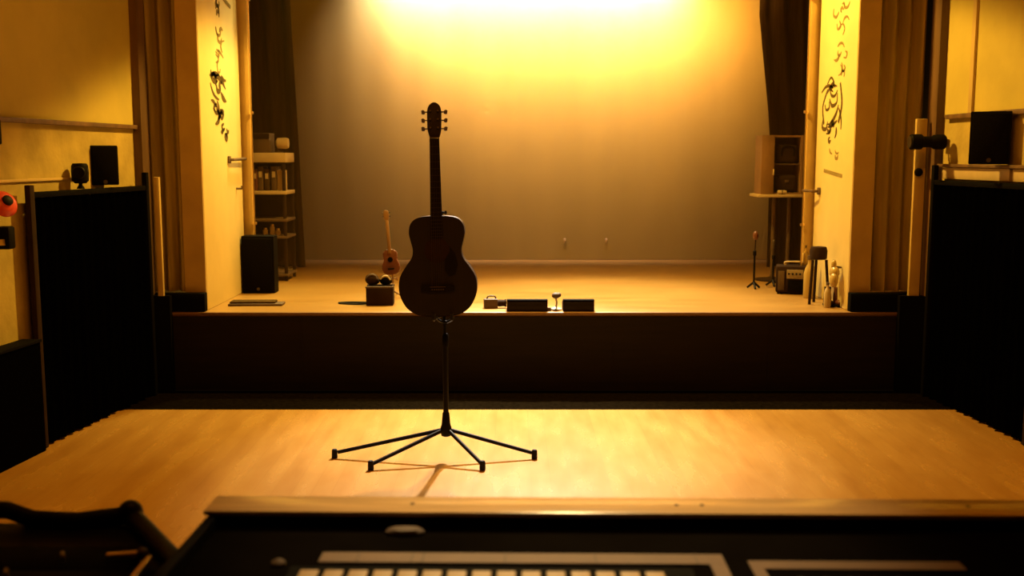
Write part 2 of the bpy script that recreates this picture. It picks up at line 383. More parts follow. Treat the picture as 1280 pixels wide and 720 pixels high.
# tall narrow posts standing at the ends of the side walls
tag(MB().b2((-.018, -.014, 0), (.018, .014, 1.02), .004).build('wooden_post', 'tan', loc=(-2.225, 6.545, .35)), 'narrow tan wooden post at the far end of the left black screen', 'post', 'tan end posts')
tag(MB().b2((-.040, -.014, 0), (.028, .014, 1.38), .004).build('wooden_post', 'tan', loc=(2.556, 6.555, .35)), 'narrow tan wooden post at the far end of the right black screen', 'post', 'tan end posts')
# black returns below stage level at each end of the fascia
struct(MB().b2((-2.46, 6.53, 0), (-2.17, 6.575, .62)).build('trim_7', 'black', smooth=0))
struct(MB().b2((2.46, 6.53, 0), (2.80, 6.575, .62)).build('trim_8', 'black', smooth=0))
# low black box near left
b = MB(); b.prism([(-2.56, 3.4), (-2.50, 5.16), (-2.395, 5.19), (-2.56+.0, 3.4)][:3]+[(-2.50, 3.4)], 0, .575, 'XY', bev=.006)
t = thing('low_panel', 'low black panel against the left wall, in front of the screen', 'panel', (-2.48, 5.19, 0))
b.bm.free(); b = MB(); b.prism([(-.20, -1.9), (.0, 0), (.09, 0), (-.02, -.9), (-.10, -1.9)], 0, .565, 'XY', bev=.004); b.build('board', 'blackcloth', t)
b = MB(); b.prism([(-.20, -1.9), (.0, 0), (.10, 0), (-.01, -.9), (-.09, -1.9)], .566, .582, 'XY', bev=.004); b.build('cap', 'black', t)
# brown post at the near end on the right
tag(MB().b2((-.02, -.02, 0), (.02, .02, .92), .004).build('short_post', 'tan', loc=(2.672, 5.19, 0)), 'short brown post at the near end of the right screen', 'post')

# ------------------------------------------------------------------ wall-side equipment
def speaker(name, label, loc, rotz, wd, dp, h, tilt=0, tap=.78, bracket=None, group=None):
    t = thing(name, label, 'speaker', loc, rot=(tilt, 0, rotz), group=group)
    b = MB(); b.prism([(-wd/2, 0), (wd/2, 0), (wd/2*tap, dp), (-wd/2*tap, dp)], 0, h, 'XY', bev=.006); b.build('cabinet', 'plastic', t)
    MB().box((0, -.006, h/2), (wd*.88, .012, h*.92), .004).build('grille', 'grille', t)
    b = MB(); b.lathe([(.012, 0), (.012, .004)], (0, -.012, h*.08), 'Y', 10); b.build('badge', 'nickel', t)
    if bracket: bracket(t)
    return t
def brk(t):
    b = MB(); b.b2((-.02, .10, .10), (.02, .155, .15), .003); b.box((0, .16, .125), (.07, .012, .09), .003); b.build('wall_bracket', 'stand', t)
speaker('loudspeaker', 'small black loudspeaker perched on top of the left screen', (-2.335, 6.00, 1.335), math.radians(28), .150, .11, .225, tilt=math.radians(0))
speaker('loudspeaker', 'larger square-cut black loudspeaker on the right wall above the cream board', (2.585, 5.68, 1.455), math.radians(-30), .205, .10, .285, tap=.7)
# small lamp head on left screen
t = thing('desk_lamp', 'small black round-backed lamp head on the left screen beside the loudspeaker', 'lamp', (-2.362, 5.72, 1.322), math.radians(15))
b = MB(); b.lathe([(.022, 0), (.018, .01), (.010, .02), (.010, .035)], n=16); b.build('foot', 'plastic', t)
b = MB(); b.lathe([(.030, .03), (.044, .045), (.046, .09), (.044, .125), (.036, .138), (.0, .14)], n=20); b.build('housing', 'plastic', t)
b = MB(); b.lathe([(.034, 0), (.036, .006), (.03, .012)], (0, -.043, .088), 'Y', 18); b.build('lens_ring', 'stand', t)
# dumbbell-like spotlight at right
t = thing('spotlight', 'short black horizontal spotlight bracketed to the right wall end', 'spotlight', (2.515, 6.36, 1.585))
R = Matrix.Rotation(PI/2, 3, 'Y')
b = MB(); b.lathe([(.040, -.105), (.046, -.10), (.047, -.04), (.034, -.025), (.033, .025), (.044, .04), (.046, .098), (.040, .105)], axis='X', n=22); b.build('barrel', 'plastic', t)
b = MB(); b.lathe([(.036, 0), (.036, .004)], (-.109, 0, 0), 'X', 18); b.build('lens', 'nickel', t)
b = MB(); b.tube([(0, .03, 0), (.03, .06, 0), (.12, .065, 0)], .010, 8); b.box((.122, .065, 0), (.012, .05, .08), .003); b.build('wall_bracket', 'stand', t)
# knob / ring on tan board below the spotlight
b = MB(); b.lathe([(.018, 0), (.026, .01), (.026, .02), (.016, .028)], axis='Y', n=18); tag(b.build('cable_hook', 'plastic', loc=(2.535, 6.538, 1.40), rot=None), 'small dark oval hook below the black spotlight on the right', 'hook')
# red bell at the extreme left
t = thing('alarm_bell', 'round red bell with a dark centre on the left wall at the frame edge', 'bell', (-2.462, 5.0, 1.255), rot=(0, math.radians(62), math.radians(-28)))
b = MB(); b.lathe([(.0, .0), (.030, .0), (.032, .02), (.052, .024), (.066, .030), (.068, .040), (.060, .056), (.042, .068), (.020, .074), (.0, .075)], n=30); b.build('gong', 'red', t)
b = MB(); b.lathe([(.026, .068), (.026, .080), (.018, .086), (0, .087)], n=16); b.build('centre_cap', 'fret', t)
t = thing('bell_box', 'dark box bracket under the red bell on the left wall', 'box', (-2.44, 5.0, 1.11))
MB().box((0, 0, 0), (.07, .07, .11), .012).build('housing', 'plastic', t)
MB().box((0, -.037, -.02), (.03, .006, .03), .002).build('cover', 'brass', t)
t = thing('junction_box', 'small dark box under the rail at the far left frame edge', 'box', (-2.46, 4.98, 1.615))
MB().box((0, 0, 0), (.06, .06, .12), .008).build('housing', 'plastic', t)
b = MB(); b.tube([(0, 0, -.06), (0, 0, -.09), (-.02, 0, -.12), (-.02, 0, -.16)], .007, 8); b.build('cable', 'rubber', t)

# ================================================================== GUITAR
GX, GY, GZ = -.350, 4.90, .742
half = [(0, 0), (.055, .001), (.105, .010), (.150, .042), (.178, .092), (.186, .142), (.178, .192), (.150, .240), (.122, .280), (.115, .318), (.125, .362), (.132, .400), (.124, .440), (.098, .466), (.055, .476), (.0, .477)]
right = smooth_curve([(x, z, 0) for x, z in half], 5)
outline = [(p.x, p.y) for p in right] + [(-p.x, p.y) for p in right[-2:0:-1]]
g = thing('acoustic_guitar', 'dark acoustic guitar held upright on the tall stand, in silhouette', 'guitar', (GX, GY, GZ), rot=(math.radians(-1.5), math.radians(-.9), 0))
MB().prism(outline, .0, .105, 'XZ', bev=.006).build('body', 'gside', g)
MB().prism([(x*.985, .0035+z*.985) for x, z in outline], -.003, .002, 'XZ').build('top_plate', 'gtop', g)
def ring(b, c, r0, r1, y0, y1, n=40):
    b.lathe([(r0, 0), (r1, 0), (r1, y1), (r0, y1)], (c[0], y0, c[1]), 'Y', n)
b = MB(); b.lathe([(.047, 0), (.047, .0012)], (0, -.0032, .315), 'Y', 40); b.build('soundhole', 'black', g)
b = MB(); ring(b, (0, .315), .050, .060, -.003, .0015); b.build('rosette', 'boxwood', g)
b = MB(); b.prism([(.035, .27), (.062, .31), (.060, .33), (.085, .30), (.098, .25), (.085, .20), (.055, .19), (.035, .22)], -.0052, -.003, 'XZ'); b.build('pickguard', 'fret', g)
b = MB(); b.prism([(-.080, .125), (-.078, .145), (-.03, .153), (.03, .153), (.078, .145), (.080, .125), (.04, .118), (-.04, .118)], -.013, -.003, 'XZ', bev=.001); br_ = b.build('bridge', 'fret', g)
MB().box((0, -.015, .142), (.074, .006, .003)).build('saddle', 'bone', br_)
for k in range(6): MB().lathe([(.0028, 0), (.0035, .004)], (-.026+k*.0105, -.013, .130), 'Y', 8).build('bridge_pin', 'bone', br_)
# neck, tapering, D-shaped
b = MB()
secs = [(.40, .029, .036), (.465, .028, .034), (.50, .0265, .022), (.84, .0225, .020)]
rings = []
for z, hw, dp in secs:
    rings.append([b.bm.verts.new((hw*math.cos(a_), dp*math.sin(a_) if math.sin(a_) > 0 else 0, z)) for a_ in [PI*k/12 for k in range(13)]])
for r0, r1 in zip(rings, rings[1:]):
    for k in range(12): b.bm.faces.new((r0[k], r0[k+1], r1[k+1], r1[k]))
    b.bm.faces.new((r0[12], r0[0], r1[0], r1[12]))
b.bm.faces.new(rings[0]); b.bm.faces.new(rings[-1][::-1])
nk = b.build('neck', 'gneck', g)
b = MB(); b.prism([(-.029, .37), (.029, .37), (.0225, .84), (-.0225, .84)], -.0075, -.0008, 'XZ'); fb = b.build('fingerboard', 'fret', g)
for k in range(1, 20):
    z = .842-(.842-.15)*(1-2**(-k/12)); hw = .0225+(.029-.0225)*(.84-z)/.47
    if z > .375: MB().box((0, -.0082, z), (2*hw-.002, .002, .0022)).build('fret', 'nickel', fb)
MB().box((0, -.0075, .844), (.045, .010, .006), .001).build('nut', 'bone', nk)
# headstock leaning back
hs = [(-.024, .0), (-.034, .030), (-.036, .075), (-.036, .120), (-.030, .146), (-.014, .162), (.0, .165), (.014, .162), (.030, .146), (.036, .120), (.036, .075), (.034, .030), (.024, .0)]
hp = smooth_curve([(x, z, 0) for x, z in hs], 3)
b = MB(); b.prism([(p.x*.92, p.y) for p in hp], -.008, .010, 'XZ', bev=.002)
T = Matrix.Translation((0, .002, .846)) @ Matrix.Rotation(math.radians(-11), 4, 'X')
b.bm.transform(T); hd = b.build('headstock', 'gneck', g)
for sx in (-1, 1):
    for k in range(3):
        z = .042+k*.040
        b = MB(); b.tube([(sx*.026, .006, z), (sx*.050, .006, z)], .0032, 8)
        b.prism([(sx*.044, z-.007), (sx*.050, z-.011), (sx*.060, z-.009), (sx*.062, z+.006), (sx*.054, z+.010), (sx*.046, z+.006)], .001, .011, 'XZ', bev=.001)
        b.lathe([(.004, 0), (.004, .022)], (sx*.018, -.022+.022, z), 'Y', 8)
        b.bm.transform(T); b.build('tuning_peg', 'nickel', hd)
for k in range(6):
    x0, x1 = -.026+k*.0105, -.0175+k*.007
    MB().tube([(x0, -.017, .142), (x1, -.0125, .848)], .0007 + .0001*(5-k), 5).build('string', 'nickel', g)
b = MB(); b.lathe([(.006, 0), (.009, .003), (.004, .010), (.008, .016), (.0, .018)], (0, .055, -.014), n=14); b.build('strap_button', 'nickel', g)

# ------------------------------------------------------------------ stand
PX, PY = -.328, 5.045
s = thing('guitar_stand', 'tall black folding guitar stand with splayed legs on the plank floor', 'stand', (PX, PY, 0))
MB().tube([(0, 0, .150), (0, 0, .60)], .0135, 14).build('lower_pole', 'stand', s)
MB().tube([(0, 0, .58), (-.016, .01, 1.235)], .0085, 12).build('upper_pole', 'stand', s)
b = MB(); b.lathe([(.0138, .565), (.0165, .57), (.0165, .625), (.010, .635)], n=18); b.build('height_collar', 'plastic', s)
b = MB(); b.lathe([(.013, .115), (.024, .120), (.028, .135), (.028, .160), (.022, .178), (.017, .235), (.0135, .24)], n=20); b.build('hub', 'stand', s)
feet = [(-.888, 5.06), (-.680, 4.86), (-.142, 4.86), (.112, 5.05)]
for fx, fy in feet:
    dx, dy = fx-PX, fy-PY; L = math.hypot(dx, dy); ux, uy = dx/L, dy/L
    b = MB(); b.tube([(ux*.020, uy*.020, .148), (ux*L*.97, uy*L*.97, .030)], [.0105, .0095], 10)
    lg = b.build('leg', 'stand', s)
    b = MB(); b.lathe([(.013, 0), (.015, .004), (.014, .040), (.010, .046)], (dx, dy, 0), n=14); b.build('rubber_foot', 'rubber', lg)
# lower cradle
b = MB()
b.tube([(0, 0, .690), (0, -.02, .690)], .012, 10)
for sx in (-1, 1):
    b.tube(smooth_curve([(0, -.015, .690), (sx*.028, -.030, .705), (sx*.040, -.060, .724), (sx*.042, -.160, .7265), (sx*.042, -.172, .745)], 6), .0065, 8)
b.build('cradle', 'stand', s)
for sx in (-1, 1):
    b = MB(); b.tube([(sx*.042, -.173, .735), (sx*.042, -.175, .762)], .009, 10); b.build('foam_sleeve', 'rubber', s)
b = MB(); b.tube([(-.015, .01, 1.225), (-.02, -.06, 1.232)], .008, 8)
b.tube(smooth_curve([(-.052, -.125, 1.232), (-.052, -.105, 1.232), (-.042, -.068, 1.232), (-.02, -.060, 1.232), (.002, -.068, 1.232), (.014, -.105, 1.232), (.016, -.150, 1.240)], 5), .006, 8)
b.build('neck_yoke', 'rubber', s)

# ================================================================== MIXING CONSOLE
cz = .95; th = math.radians(-.9)
con = thing('mixing_console', 'long black mixing console with a wooden back rail across the foreground', 'mixing console', (-.478, 1.643, 0), th)
W = 1.62
# rail: thin board, lies on top of the back
MB().b2((-.004, -.075, cz-.008), (W, 0, cz), .002).build('back_rail', 'rail', con)
for x in (.32, .74, .78, 1.2):
    b = MB(); b.lathe([(.0, 0), (.0035, .0), (.0035, .0012), (.0, .0016)], (x, -.036, cz-.0002), n=10); b.build('rail_screw', 'fret', con)
MB().b2((0, -.070, .62), (W, -.004, cz-.0085), .004).build('back_panel', 'consoleblack', con)
MB().b2((0, -.95, .62), (.018, -.075, cz-.0085), .004).build('side_cheek', 'consoleblack', con)
MB().b2((W-.018, -.95, .62), (W, -.075, cz-.0085), .004).build('side_cheek', 'consoleblack', con)
MB().b2((.018, -.95, .66), (W-.018, -.071, cz-.026), .002).build('control_panel', 'panel', con)
pz = cz-.0258
for x in (.12, W-.12):
    b = MB(); b.b2((x-.03, -.80, .04), (x+.03, -.12, .62), .006); b.b2((x-.04, -.85, 0), (x+.04, -.08, .04), .006); b.build('leg', 'consoleblack', con)
# label strips and frames
b = MB(); b.b2((.205, -.217, pz), (.785, -.181, pz+.002)); sA = b.build('label_strip', 'strip', con)
sA['label'] = 'cream label strip with faint joints'
b = MB(); b.prism([(.762, -.2175), (.785, -.2175), (.785, -.60), (.770, -.60)], pz, pz+.002, 'XY'); b.build('label_strip', 'strip', con)
b = MB(); b.b2((.818, -.232, pz), (1.118, -.204, pz+.002)); b.build('label_strip', 'strip', con)
b = MB(); b.b2((.818, -.60, pz), (.836, -.2325, pz+.002)); b.build('label_strip', 'strip', con)
for x in (.258, .336, .352, .47, .60, .744): MB().b2((x, -.217, pz+.002), (x+.0025, -.181, pz+.0024)).build('strip_joint', 'dull', sA)
# fader caps in a row, channel buttons and knobs nearer the operator
def caps(x0, n, pitch, y0, y1, h, m, name='fader_cap', wd=.0255):
    for k in range(n):
        b = MB(); x = x0+k*pitch
        b.prism([(y0, 0), (y1, 0), (y1-.004, h), ((y0+y1)/2, h*.8), (y0+.004, h)], x, x+wd, 'YZ', bev=.001)
        b.bm.transform(Matrix.Translation((0, 0, pz))); b.build(name, m, con)
caps(.188, 15, .0342, -.298, -.250, .005, 'key')
b = MB(); b.b2((.17, -.305, pz), (.735, -.232, pz+.0012)); b.build('fader_bed', 'consoleblack', con)
for r_ in range(2):
    for k in range(15):
        b = MB(); b.lathe([(.010, 0), (.010, .004), (.007, .006), (.0065, .016), (0, .0165)], (.20+k*.0342, -.36-.06*r_, pz), n=12); b.build('knob', 'plastic', con)
for k in range(8):
    b = MB(); b.lathe([(.010, 0), (.010, .004), (.007, .006), (.0065, .016), (0, .0165)], (.87+k*.033, -.30, pz), n=12); b.build('knob', 'plastic', con)
# low oval talkback plate by the rail
b = MB(); b.lathe([(.030, 0), (.030, .004), (.024, .008), (.0, .009)], (0, 0, 0), n=24); b.bm.transform(Matrix.Translation((.315, -.098, pz)) @ Matrix.Diagonal((1, .5, 1, 1))); b.build('talkback_grille', 'dull', con)
b = MB(); b.lathe([(.010, 0), (.010, .004), (.008, .006), (.0, .010)], (.150, -.225, pz), n=16); b.build('knob', 'dull', con)

# ------------------------------------------------------------------ dark case at the left of the console
cs = thing('equipment_case', 'black chamfered padded equipment case left of the mixing console', 'case', (-.50, 1.50, 0))
poly = [(-.010, .07), (-.145, .262), (-.185, .285), (-.26, .268), (-.34, .272), (-.38, .285), (-.95, .290), (-.95, -.75), (-.010, -.75)]
sm = poly
MB().prism(poly, .04, .855, 'XY', bev=.012).build('body', 'leather', cs)
b = MB(); pts = [(-.022, -.70, .868), (-.024, .062, .868), (-.155, .250, .870)]
b.tube(pts+[(-.178, .270, .872)], .016, 10); b.tube([(-.178, .270, .872), (-.26, .254, .866), (-.34, .258, .868), (-.39, .272, .880), (-.94, .276, .880)], .016, 10)
b.ball((-.172, .266, .878), .022); b.build('padded_rim', 'leather', cs)
b = MB(); b.b2((-.90, -.70, .855), (-.045, .05, .862), .003); b.b2((-.90, .051, .855), (-.10, .15, .862), .003); b.build('lid_panel', 'consoleblack', cs)
# brass edging of an inner lid
b = MB(); b.box((-.118, .088, .870), (.052, .011, .010), .002, rot=Matrix.Rotation(math.radians(12), 3, 'Z')); b.build('corner_trim', 'brass', cs)
b = MB(); b.box((-.070, .030, .870), (.010, .090, .010), .002, rot=Matrix.Rotation(math.radians(3), 3, 'Z')); b.build('corner_trim', 'brass', cs)
b = MB(); b.ball((-.088, .088, .874), .009); b.build('latch', 'nickel', cs)
for x, y in ((-.245, -.03), (-.32, -.10), (-.20, -.11)):
    b = MB(); b.lathe([(.012, 0), (.014, .004), (.010, .012), (0, .014)], (x, y, .861), n=14); b.build('knob', 'plastic', cs)
for x, y in ((-.215, .088), (-.272, .020)):
    b = MB(); b.box((0, 0, 0), (.006, .020, .012), .002, rot=Matrix.Rotation(math.radians(25), 3, 'Z')); b.bm.transform(Matrix.Translation((x, y, .868))); b.build('catch', 'silver', cs)
for x, y in ((-.08, -.68), (-.88, -.68), (-.88, .22), (-.24, .20)):
    b = MB(); b.lathe([(.03, 0), (.03, .03), (.02, .041)], (x, y, 0), n=14); b.build('foot', 'rubber', cs)

# ================================================================== STAGE PROPS
def at(px, py, Y):
    """pixel -> world point at depth Y (used only to read positions off the photograph)"""
    dx = (px-640)/F; dz = -(py-360)/F; c_, s_ = math.cos(PITCH), math.sin(PITCH)
    d = Vector((dx, c_+dz*s_, -s_+dz*c_)); k = Y/d.y
    return Vector((0, 0, EYE))+d*k
# --- ukulele-like small guitar on its stand
UX, UY = -.845, 7.25
uk = thing('small_guitar', 'small reddish guitar with a pale neck propped upright behind the dark crate', 'guitar', (UX, UY, SZ+.165), rot=(math.radians(-6), math.radians(-5), 0))
hu = [(0, 0), (.035, .002), (.058, .025), (.062, .06), (.048, .095), (.044, .115), (.050, .14), (.040, .165), (.018, .178), (0, .178)]
ru = smooth_curve([(x, z, 0) for x, z in hu], 4); ou = [(p.x, p.y) for p in ru]+[(-p.x, p.y) for p in ru[-2:0:-1]]
MB().prism(ou, 0, .05, 'XZ', bev=.006).build('body', 'redwood', uk)
b = MB(); b.lathe([(.018, 0), (.018, .002)], (0, -.001, .105), 'Y', 20); b.build('soundhole', 'black', uk)
MB().b2((-.011, -.004, .15), (.011, .012, .385), .003).build('neck', 'palewood', uk)
b = MB(); b.prism([(-.012, .385), (-.019, .40), (-.018, .445), (-.008, .455), (.012, .45), (.018, .44), (.017, .40), (.012, .385)], -.004, .010, 'XZ', bev=.002); hd2 = b.build('headstock', 'palewood', uk)
for sx in (-1, 1):
    for z in (.41, .435):
        MB().tube([(sx*.014, .003, z), (sx*.028, .003, z)], .004, 8).build('tuning_peg', 'nickel', hd2)
MB().box((0, -.004, .040), (.045, .008, .012), .002).build('bridge', 'fret', uk)
us = thing('small_guitar_stand', 'thin pale stand holding up the small reddish guitar', 'stand', (UX, UY+.04, SZ))
b = MB(); b.tube([(0, .03, .03), (0, .03, .24)], .006, 8); b.build('pole', 'palewood', us)
for a_ in (-40, 80, 200):
    b = MB(); r_ = math.radians(a_); b.tube([(0, .03, .045), (.11*math.cos(r_), .03+.11*math.sin(r_), .006)], .006, 8); b.build('leg', 'palewood', us)
b = MB()
for sx in (-1, 1): b.tube([(0, .03, .13), (sx*.035, .02, .128), (sx*.040, -.045, .128), (sx*.040, -.052, .150)], .005, 8)
b.build('cradle', 'palewood', us)
# --- dark crate with pots / headphones on top
cr = thing('crate', 'dark open-topped crate at the stage front left of the tall guitar', 'crate', (-.885, 6.93, SZ), math.radians(3))
b = MB(); b.b2((-.09, -.07, 0), (.09, -.06, .125), .003); b.b2((-.09, .06, 0), (.09, .07, .125), .003); b.b2((-.09, -.06, 0), (-.08, .06, .125), .003); b.b2((.08, -.06, 0), (.09, .06, .125), .003); b.b2((-.08, -.06, 0), (.08, .06, .01)); b.build('box', 'boxwood', cr)
b = MB(); b.b2((-.094, -.074, .118), (.094, -.058, .130), .003); b.b2((-.094, .058, .118), (.094, .074, .130), .003); b.build('rim', 'dull', cr)
for i, (x, y, r_, lab, m_) in enumerate(((-.055, .0, .046, 'dark rounded bundle on the crate, the left one, hanging over its edge', 'boxwood'), (.035, .0, .040, 'dark rounded bundle with a pale flap on the crate, the right one', 'black'))):
    t = thing('equipment_bundle', lab, 'bundle', (-.885+x, 6.93+y, SZ+.131), group='bundles on the crate')
    b = MB(); b.ball((0, 0, r_*.85), r_, (1, .9, .85)); b.ball((r_*.5, .01, r_*.6), r_*.6, (1, .9, .9)); b.build('pouch', m_, t)
    b = MB(); b.tube(smooth_curve([(-r_*.7, -r_*.5, r_*1.0), (-r_*.2, -r_*.6, r_*1.5), (r_*.4, -r_*.55, r_*1.5), (r_*.8, -r_*.4, r_*.9)], 5), .007, 8); b.build('strap', 'whiteb' if i else 'dull', t)
b = MB(); b.tube(smooth_curve([(0, 0, .006), (-.06, -.03, .006), (-.14, -.01, .006), (-.19, .03, .006), (-.12, .06, .006), (.0, .05, .006)], 6), .006, 8)
tag(b.build('coiled_cable', 'rubber', loc=(-.98, 6.93, SZ)), 'dark cable lying on the boards left of the crate', 'cable')
# --- low boxes (floor monitors) on the stage edge
def wedge(name, label, x, w_, h_):
    t = thing(name, label, 'monitor', (x, 6.60, SZ), group='low dark monitors on the stage edge')
    b = MB(); b.prism([(0, 0), (.16, 0), (.16, h_*.6), (.05, h_), (0, h_)], -w_/2, w_/2, 'YZ', bev=.003); b.build('cabinet', 'boxwood', t)
    MB().b2((-w_/2+.012, -.004, .008), (w_/2-.012, -.0003, h_-.012), .001).build('back_plate', 'fascia', t)
    MB().b2((-w_/2, -.002, h_-.010), (w_/2, .05, h_+.002), .002).build('top_edge', 'black', t)
    return t
wedge('floor_monitor', 'wider of the two low dark monitors on the stage edge, nearer the tall guitar', .098, .262, .074)
wedge('floor_monitor', 'narrower of the two low dark monitors on the stage edge, farther right', .428, .200, .074)
# --- camera-like box right of guitar
t = thing('camera', 'small dull brown video camera lying on the stage right of the tall guitar', 'camera', (-.125, 6.76, SZ), math.radians(6))
MB().b2((-.060, -.03, 0), (.030, .03, .062), .006).build('body', 'dull', t)
b = MB(); b.lathe([(.022, 0), (.024, .01), (.022, .045), (.026, .05), (.026, .058)], (.030, 0, .032), 'X', 18); b.build('lens', 'boxwood', t)
b = MB(); b.tube(smooth_curve([(-.04, 0, .06), (-.03, 0, .078), (.01, 0, .078), (.02, 0, .06)], 4), .005, 8); b.build('handle', 'dull', t)
# --- small stuffed-looking cluster between the monitors
t = thing('microphone_clip', 'small pale desk microphone between the two low monitors', 'microphone', (.285, 6.68, SZ))
b = MB(); b.lathe([(.040, 0), (.040, .008), (.020, .016), (.008, .02)], n=20); b.build('base', 'whiteb', t)
b = MB(); b.tube(smooth_curve([(0, 0, .015), (.005, 0, .05), (-.004, -.01, .08)], 5), .006, 8); b.build('stem', 'whiteb', t)
b = MB(); b.ball((-.002, -.012, .095), .024, (1.1, 1, .85)); b.ball((.018, -.008, .098), .016); b.build('head', 'dull', t)
t = thing('power_adaptor', 'tiny dark adaptor with a lead by the wider low monitor', 'adaptor', (.238, 6.625, SZ))
MB().box((0, 0, .012), (.028, .02, .024), .004).build('block', 'dull', t)
b = MB(); b.tube([(.012, 0, .012), (.03, .0, .008), (.05, .01, .004)], .0035, 6); b.build('lead', 'rubber', t)
# --- glints at backdrop foot, put in as tiny pale pieces
for px in (706, 758):
    p = at(px, 300, 9.93)
    t = thing('backdrop_glint', 'tiny pale piece standing in for a glint low on the backdrop, the %s of two' % ('left' if px < 730 else 'right'), 'glint', (p.x, 9.951, p.z), group='tiny glints at the foot of the backdrop')
    MB().box((0, 0, 0), (.022, .010, .030), .003).build('glint_body', 'whiteb', t)
    MB().tube([(0, -.006, -.01), (0, -.012, -.03)], .004, 8).build('glint_tip', 'brass', t)

# --- left: rack with shelves, black cabinet
rx0, rx1, ry = -2.12, -1.80, 8.25
rk = thing('shelf_rack', 'tall narrow shelf rack with pale shelves behind the left pillar', 'rack', ((rx0+rx1)/2, ry, SZ))
hw = (rx1-rx0)/2
def zpix(y, D=8.25): return at(330, y, D).z-SZ
for sx in (-1, 1):
    for yy in (0, .30): MB().b2((sx*hw-.012, yy-.012, 0), (sx*hw+.012, yy+.012, zpix(205)), .003).build('post', 'boxwood', rk)
for yy, m_, hh in ((203, 'whiteb', .075), (243, 'whiteb', .028), (277, 'dull', .022), (298, 'dull', .02), (345, 'dull', .02)):
    z = zpix(yy); MB().b2((-hw-.005, -.02, z), (hw+.02, .31, z+hh), .003).build('shelf', m_, rk)
MB().b2((-hw, .295, .1), (hw, .30, zpix(205))).build('back_panel', 'boxwood', rk)
def item(name, label, cat, loc, parts, group=None, rotz=0):
    t = thing(name, label, cat, loc, rotz, group)
    for nm, m_, mb in parts: mb.build(nm, m_, t)
    return t
zt = SZ+zpix(203)+.0755
item('cardboard_box', 'brown box on top of the left shelf rack', 'box', (-2.00, 8.38, zt), [('box', 'dull', MB().b2((-.10, -.09, 0), (.085, .09, .155), .004)), ('lid_flap', 'boxwood', MB().b2((-.10, -.094, .11), (.085, -.091, .15)))])
item('lamp_can', 'pale rounded lamp can beside the box on top of the left shelf rack', 'lamp', (-1.83, 8.36, zt), [
    ('can', 'whiteb', MB().lathe([(.02, -.05), (.042, -.035), (.045, .03), (.038, .05)], (0, 0, .075), 'X', 20)),
    ('yoke', 'dull', MB().tube([(-.03, 0, .0), (-.03, 0, .035)], .008, 8).b2((-.05, -.03, 0), (.0, .03, .008), .002))])
zs = SZ+zpix(243)+.0285
for i, (dx, m_, h_) in enumerate(((-.125, 'dull', .15), (-.075, 'redwood', .17), (-.030, 'dull', .19), (.020, 'wing', .17), (.075, 'dull', .19), (.122, 'whiteb', .16))):
    lab = ['leftmost brown', 'reddish second', 'taller brown third', 'dark fourth', 'brown fifth', 'pale rightmost'][i]
    item('binder', lab+' binder on the upper shelf of the left rack', 'binder', ((rx0+rx1)/2+dx, 8.36, zs), [('cover', m_, MB().b2((-.021, -.09, 0), (.021, .09, h_), .004)), ('spine_label', 'whiteb', MB().b2((-.012, -.0925, h_*.55), (.012, -.0905, h_*.8)))], group='binders on the left rack')
zs = SZ+zpix(298)+.0205
for i, dx in enumerate((-.01, .045, .09)):
    item('jar', ['left short', 'middle tall', 'right short'][i]+' pale jar on the low shelf above the black cabinet', 'jar', ((rx0+rx1)/2+dx, 8.30, zs), [
        ('jar_body', 'whiteb', MB().lathe([(.016, 0), (.021, .006), (.021, (.04, .065, .035)[i]), (.012, (.05, .078, .045)[i])], n=16)),
        ('lid', 'brass', MB().lathe([(.014, (.0505, .0785, .0455)[i]), (.014, (.06, .09, .055)[i])], n=16))], group='jars on the left rack')
speaker('floor_speaker', 'black floor-standing speaker cabinet in front of the left shelf rack', (-1.838, 7.49, SZ), 0, .232, .125, .418, tap=1)
# pale plank / mat by left pillar
t = thing('folded_mat', 'folded brown mat lying at the foot of the left pillar', 'mat', (-1.70, 6.90, SZ), math.radians(2))
MB().b2((-.19, -.06, 0), (.17, .06, .016), .006).build('lower_fold', 'dull', t)
MB().b2((-.18, -.05, .0165), (.12, .055, .030), .006).build('upper_fold', 'wing', t)
# small pale scrap on floor near rack
item('floor_socket', 'tiny pale floor socket on the stage right of the left rack', 'socket', (at(362, 328, 9.0).x, 9.0, SZ), [('plate', 'whiteb', MB().b2((-.03, -.03, 0), (.03, .03, .02), .004)), ('cover', 'dull', MB().b2((-.018, -.018, .0202), (.018, .018, .026), .002))])

# --- right: table stand with framed cabinet
fx0, fx1, fy = at(952, 200, 8.2).x, at(1004, 200, 8.2).x, 8.2
zt = at(975, 243, 8.2).z
tb = thing('tall_table', 'tall narrow stand with a pale ledge holding the framed cabinet on the right', 'table', ((fx0+fx1)/2, fy, SZ))
w2 = (fx1-fx0)/2
MB().b2((-w2-.03, -.04, zt-SZ-.022), (w2+.03, .26, zt-SZ), .004).build('table_top', 'whiteb', tb)
MB().tube([(-.03, .1, .03), (-.03, .1, zt-SZ-.023)], .016, 12).build('pole', 'dull', tb)
MB().b2((.08, .08, .02), (.10, .12, zt-SZ-.023), .003).build('brace', 'dull', tb)
b = MB(); b.lathe([(.13, 0), (.13, .012), (.05, .022), (.02, .03)], (-.03, .1, 0), n=24); b.build('base', 'boxwood', tb)
ct = zt+.0005; Hc = at(975, 169, 8.2).z-ct
fc = thing('framed_cabinet', 'pale-framed open cabinet with dark contents on the tall stand', 'cabinet', ((fx0+fx1)/2, fy, ct))
MB().b2((-w2, 0, 0), (-w2+.10, .012, Hc), .002).build('door', 'palewood', fc)
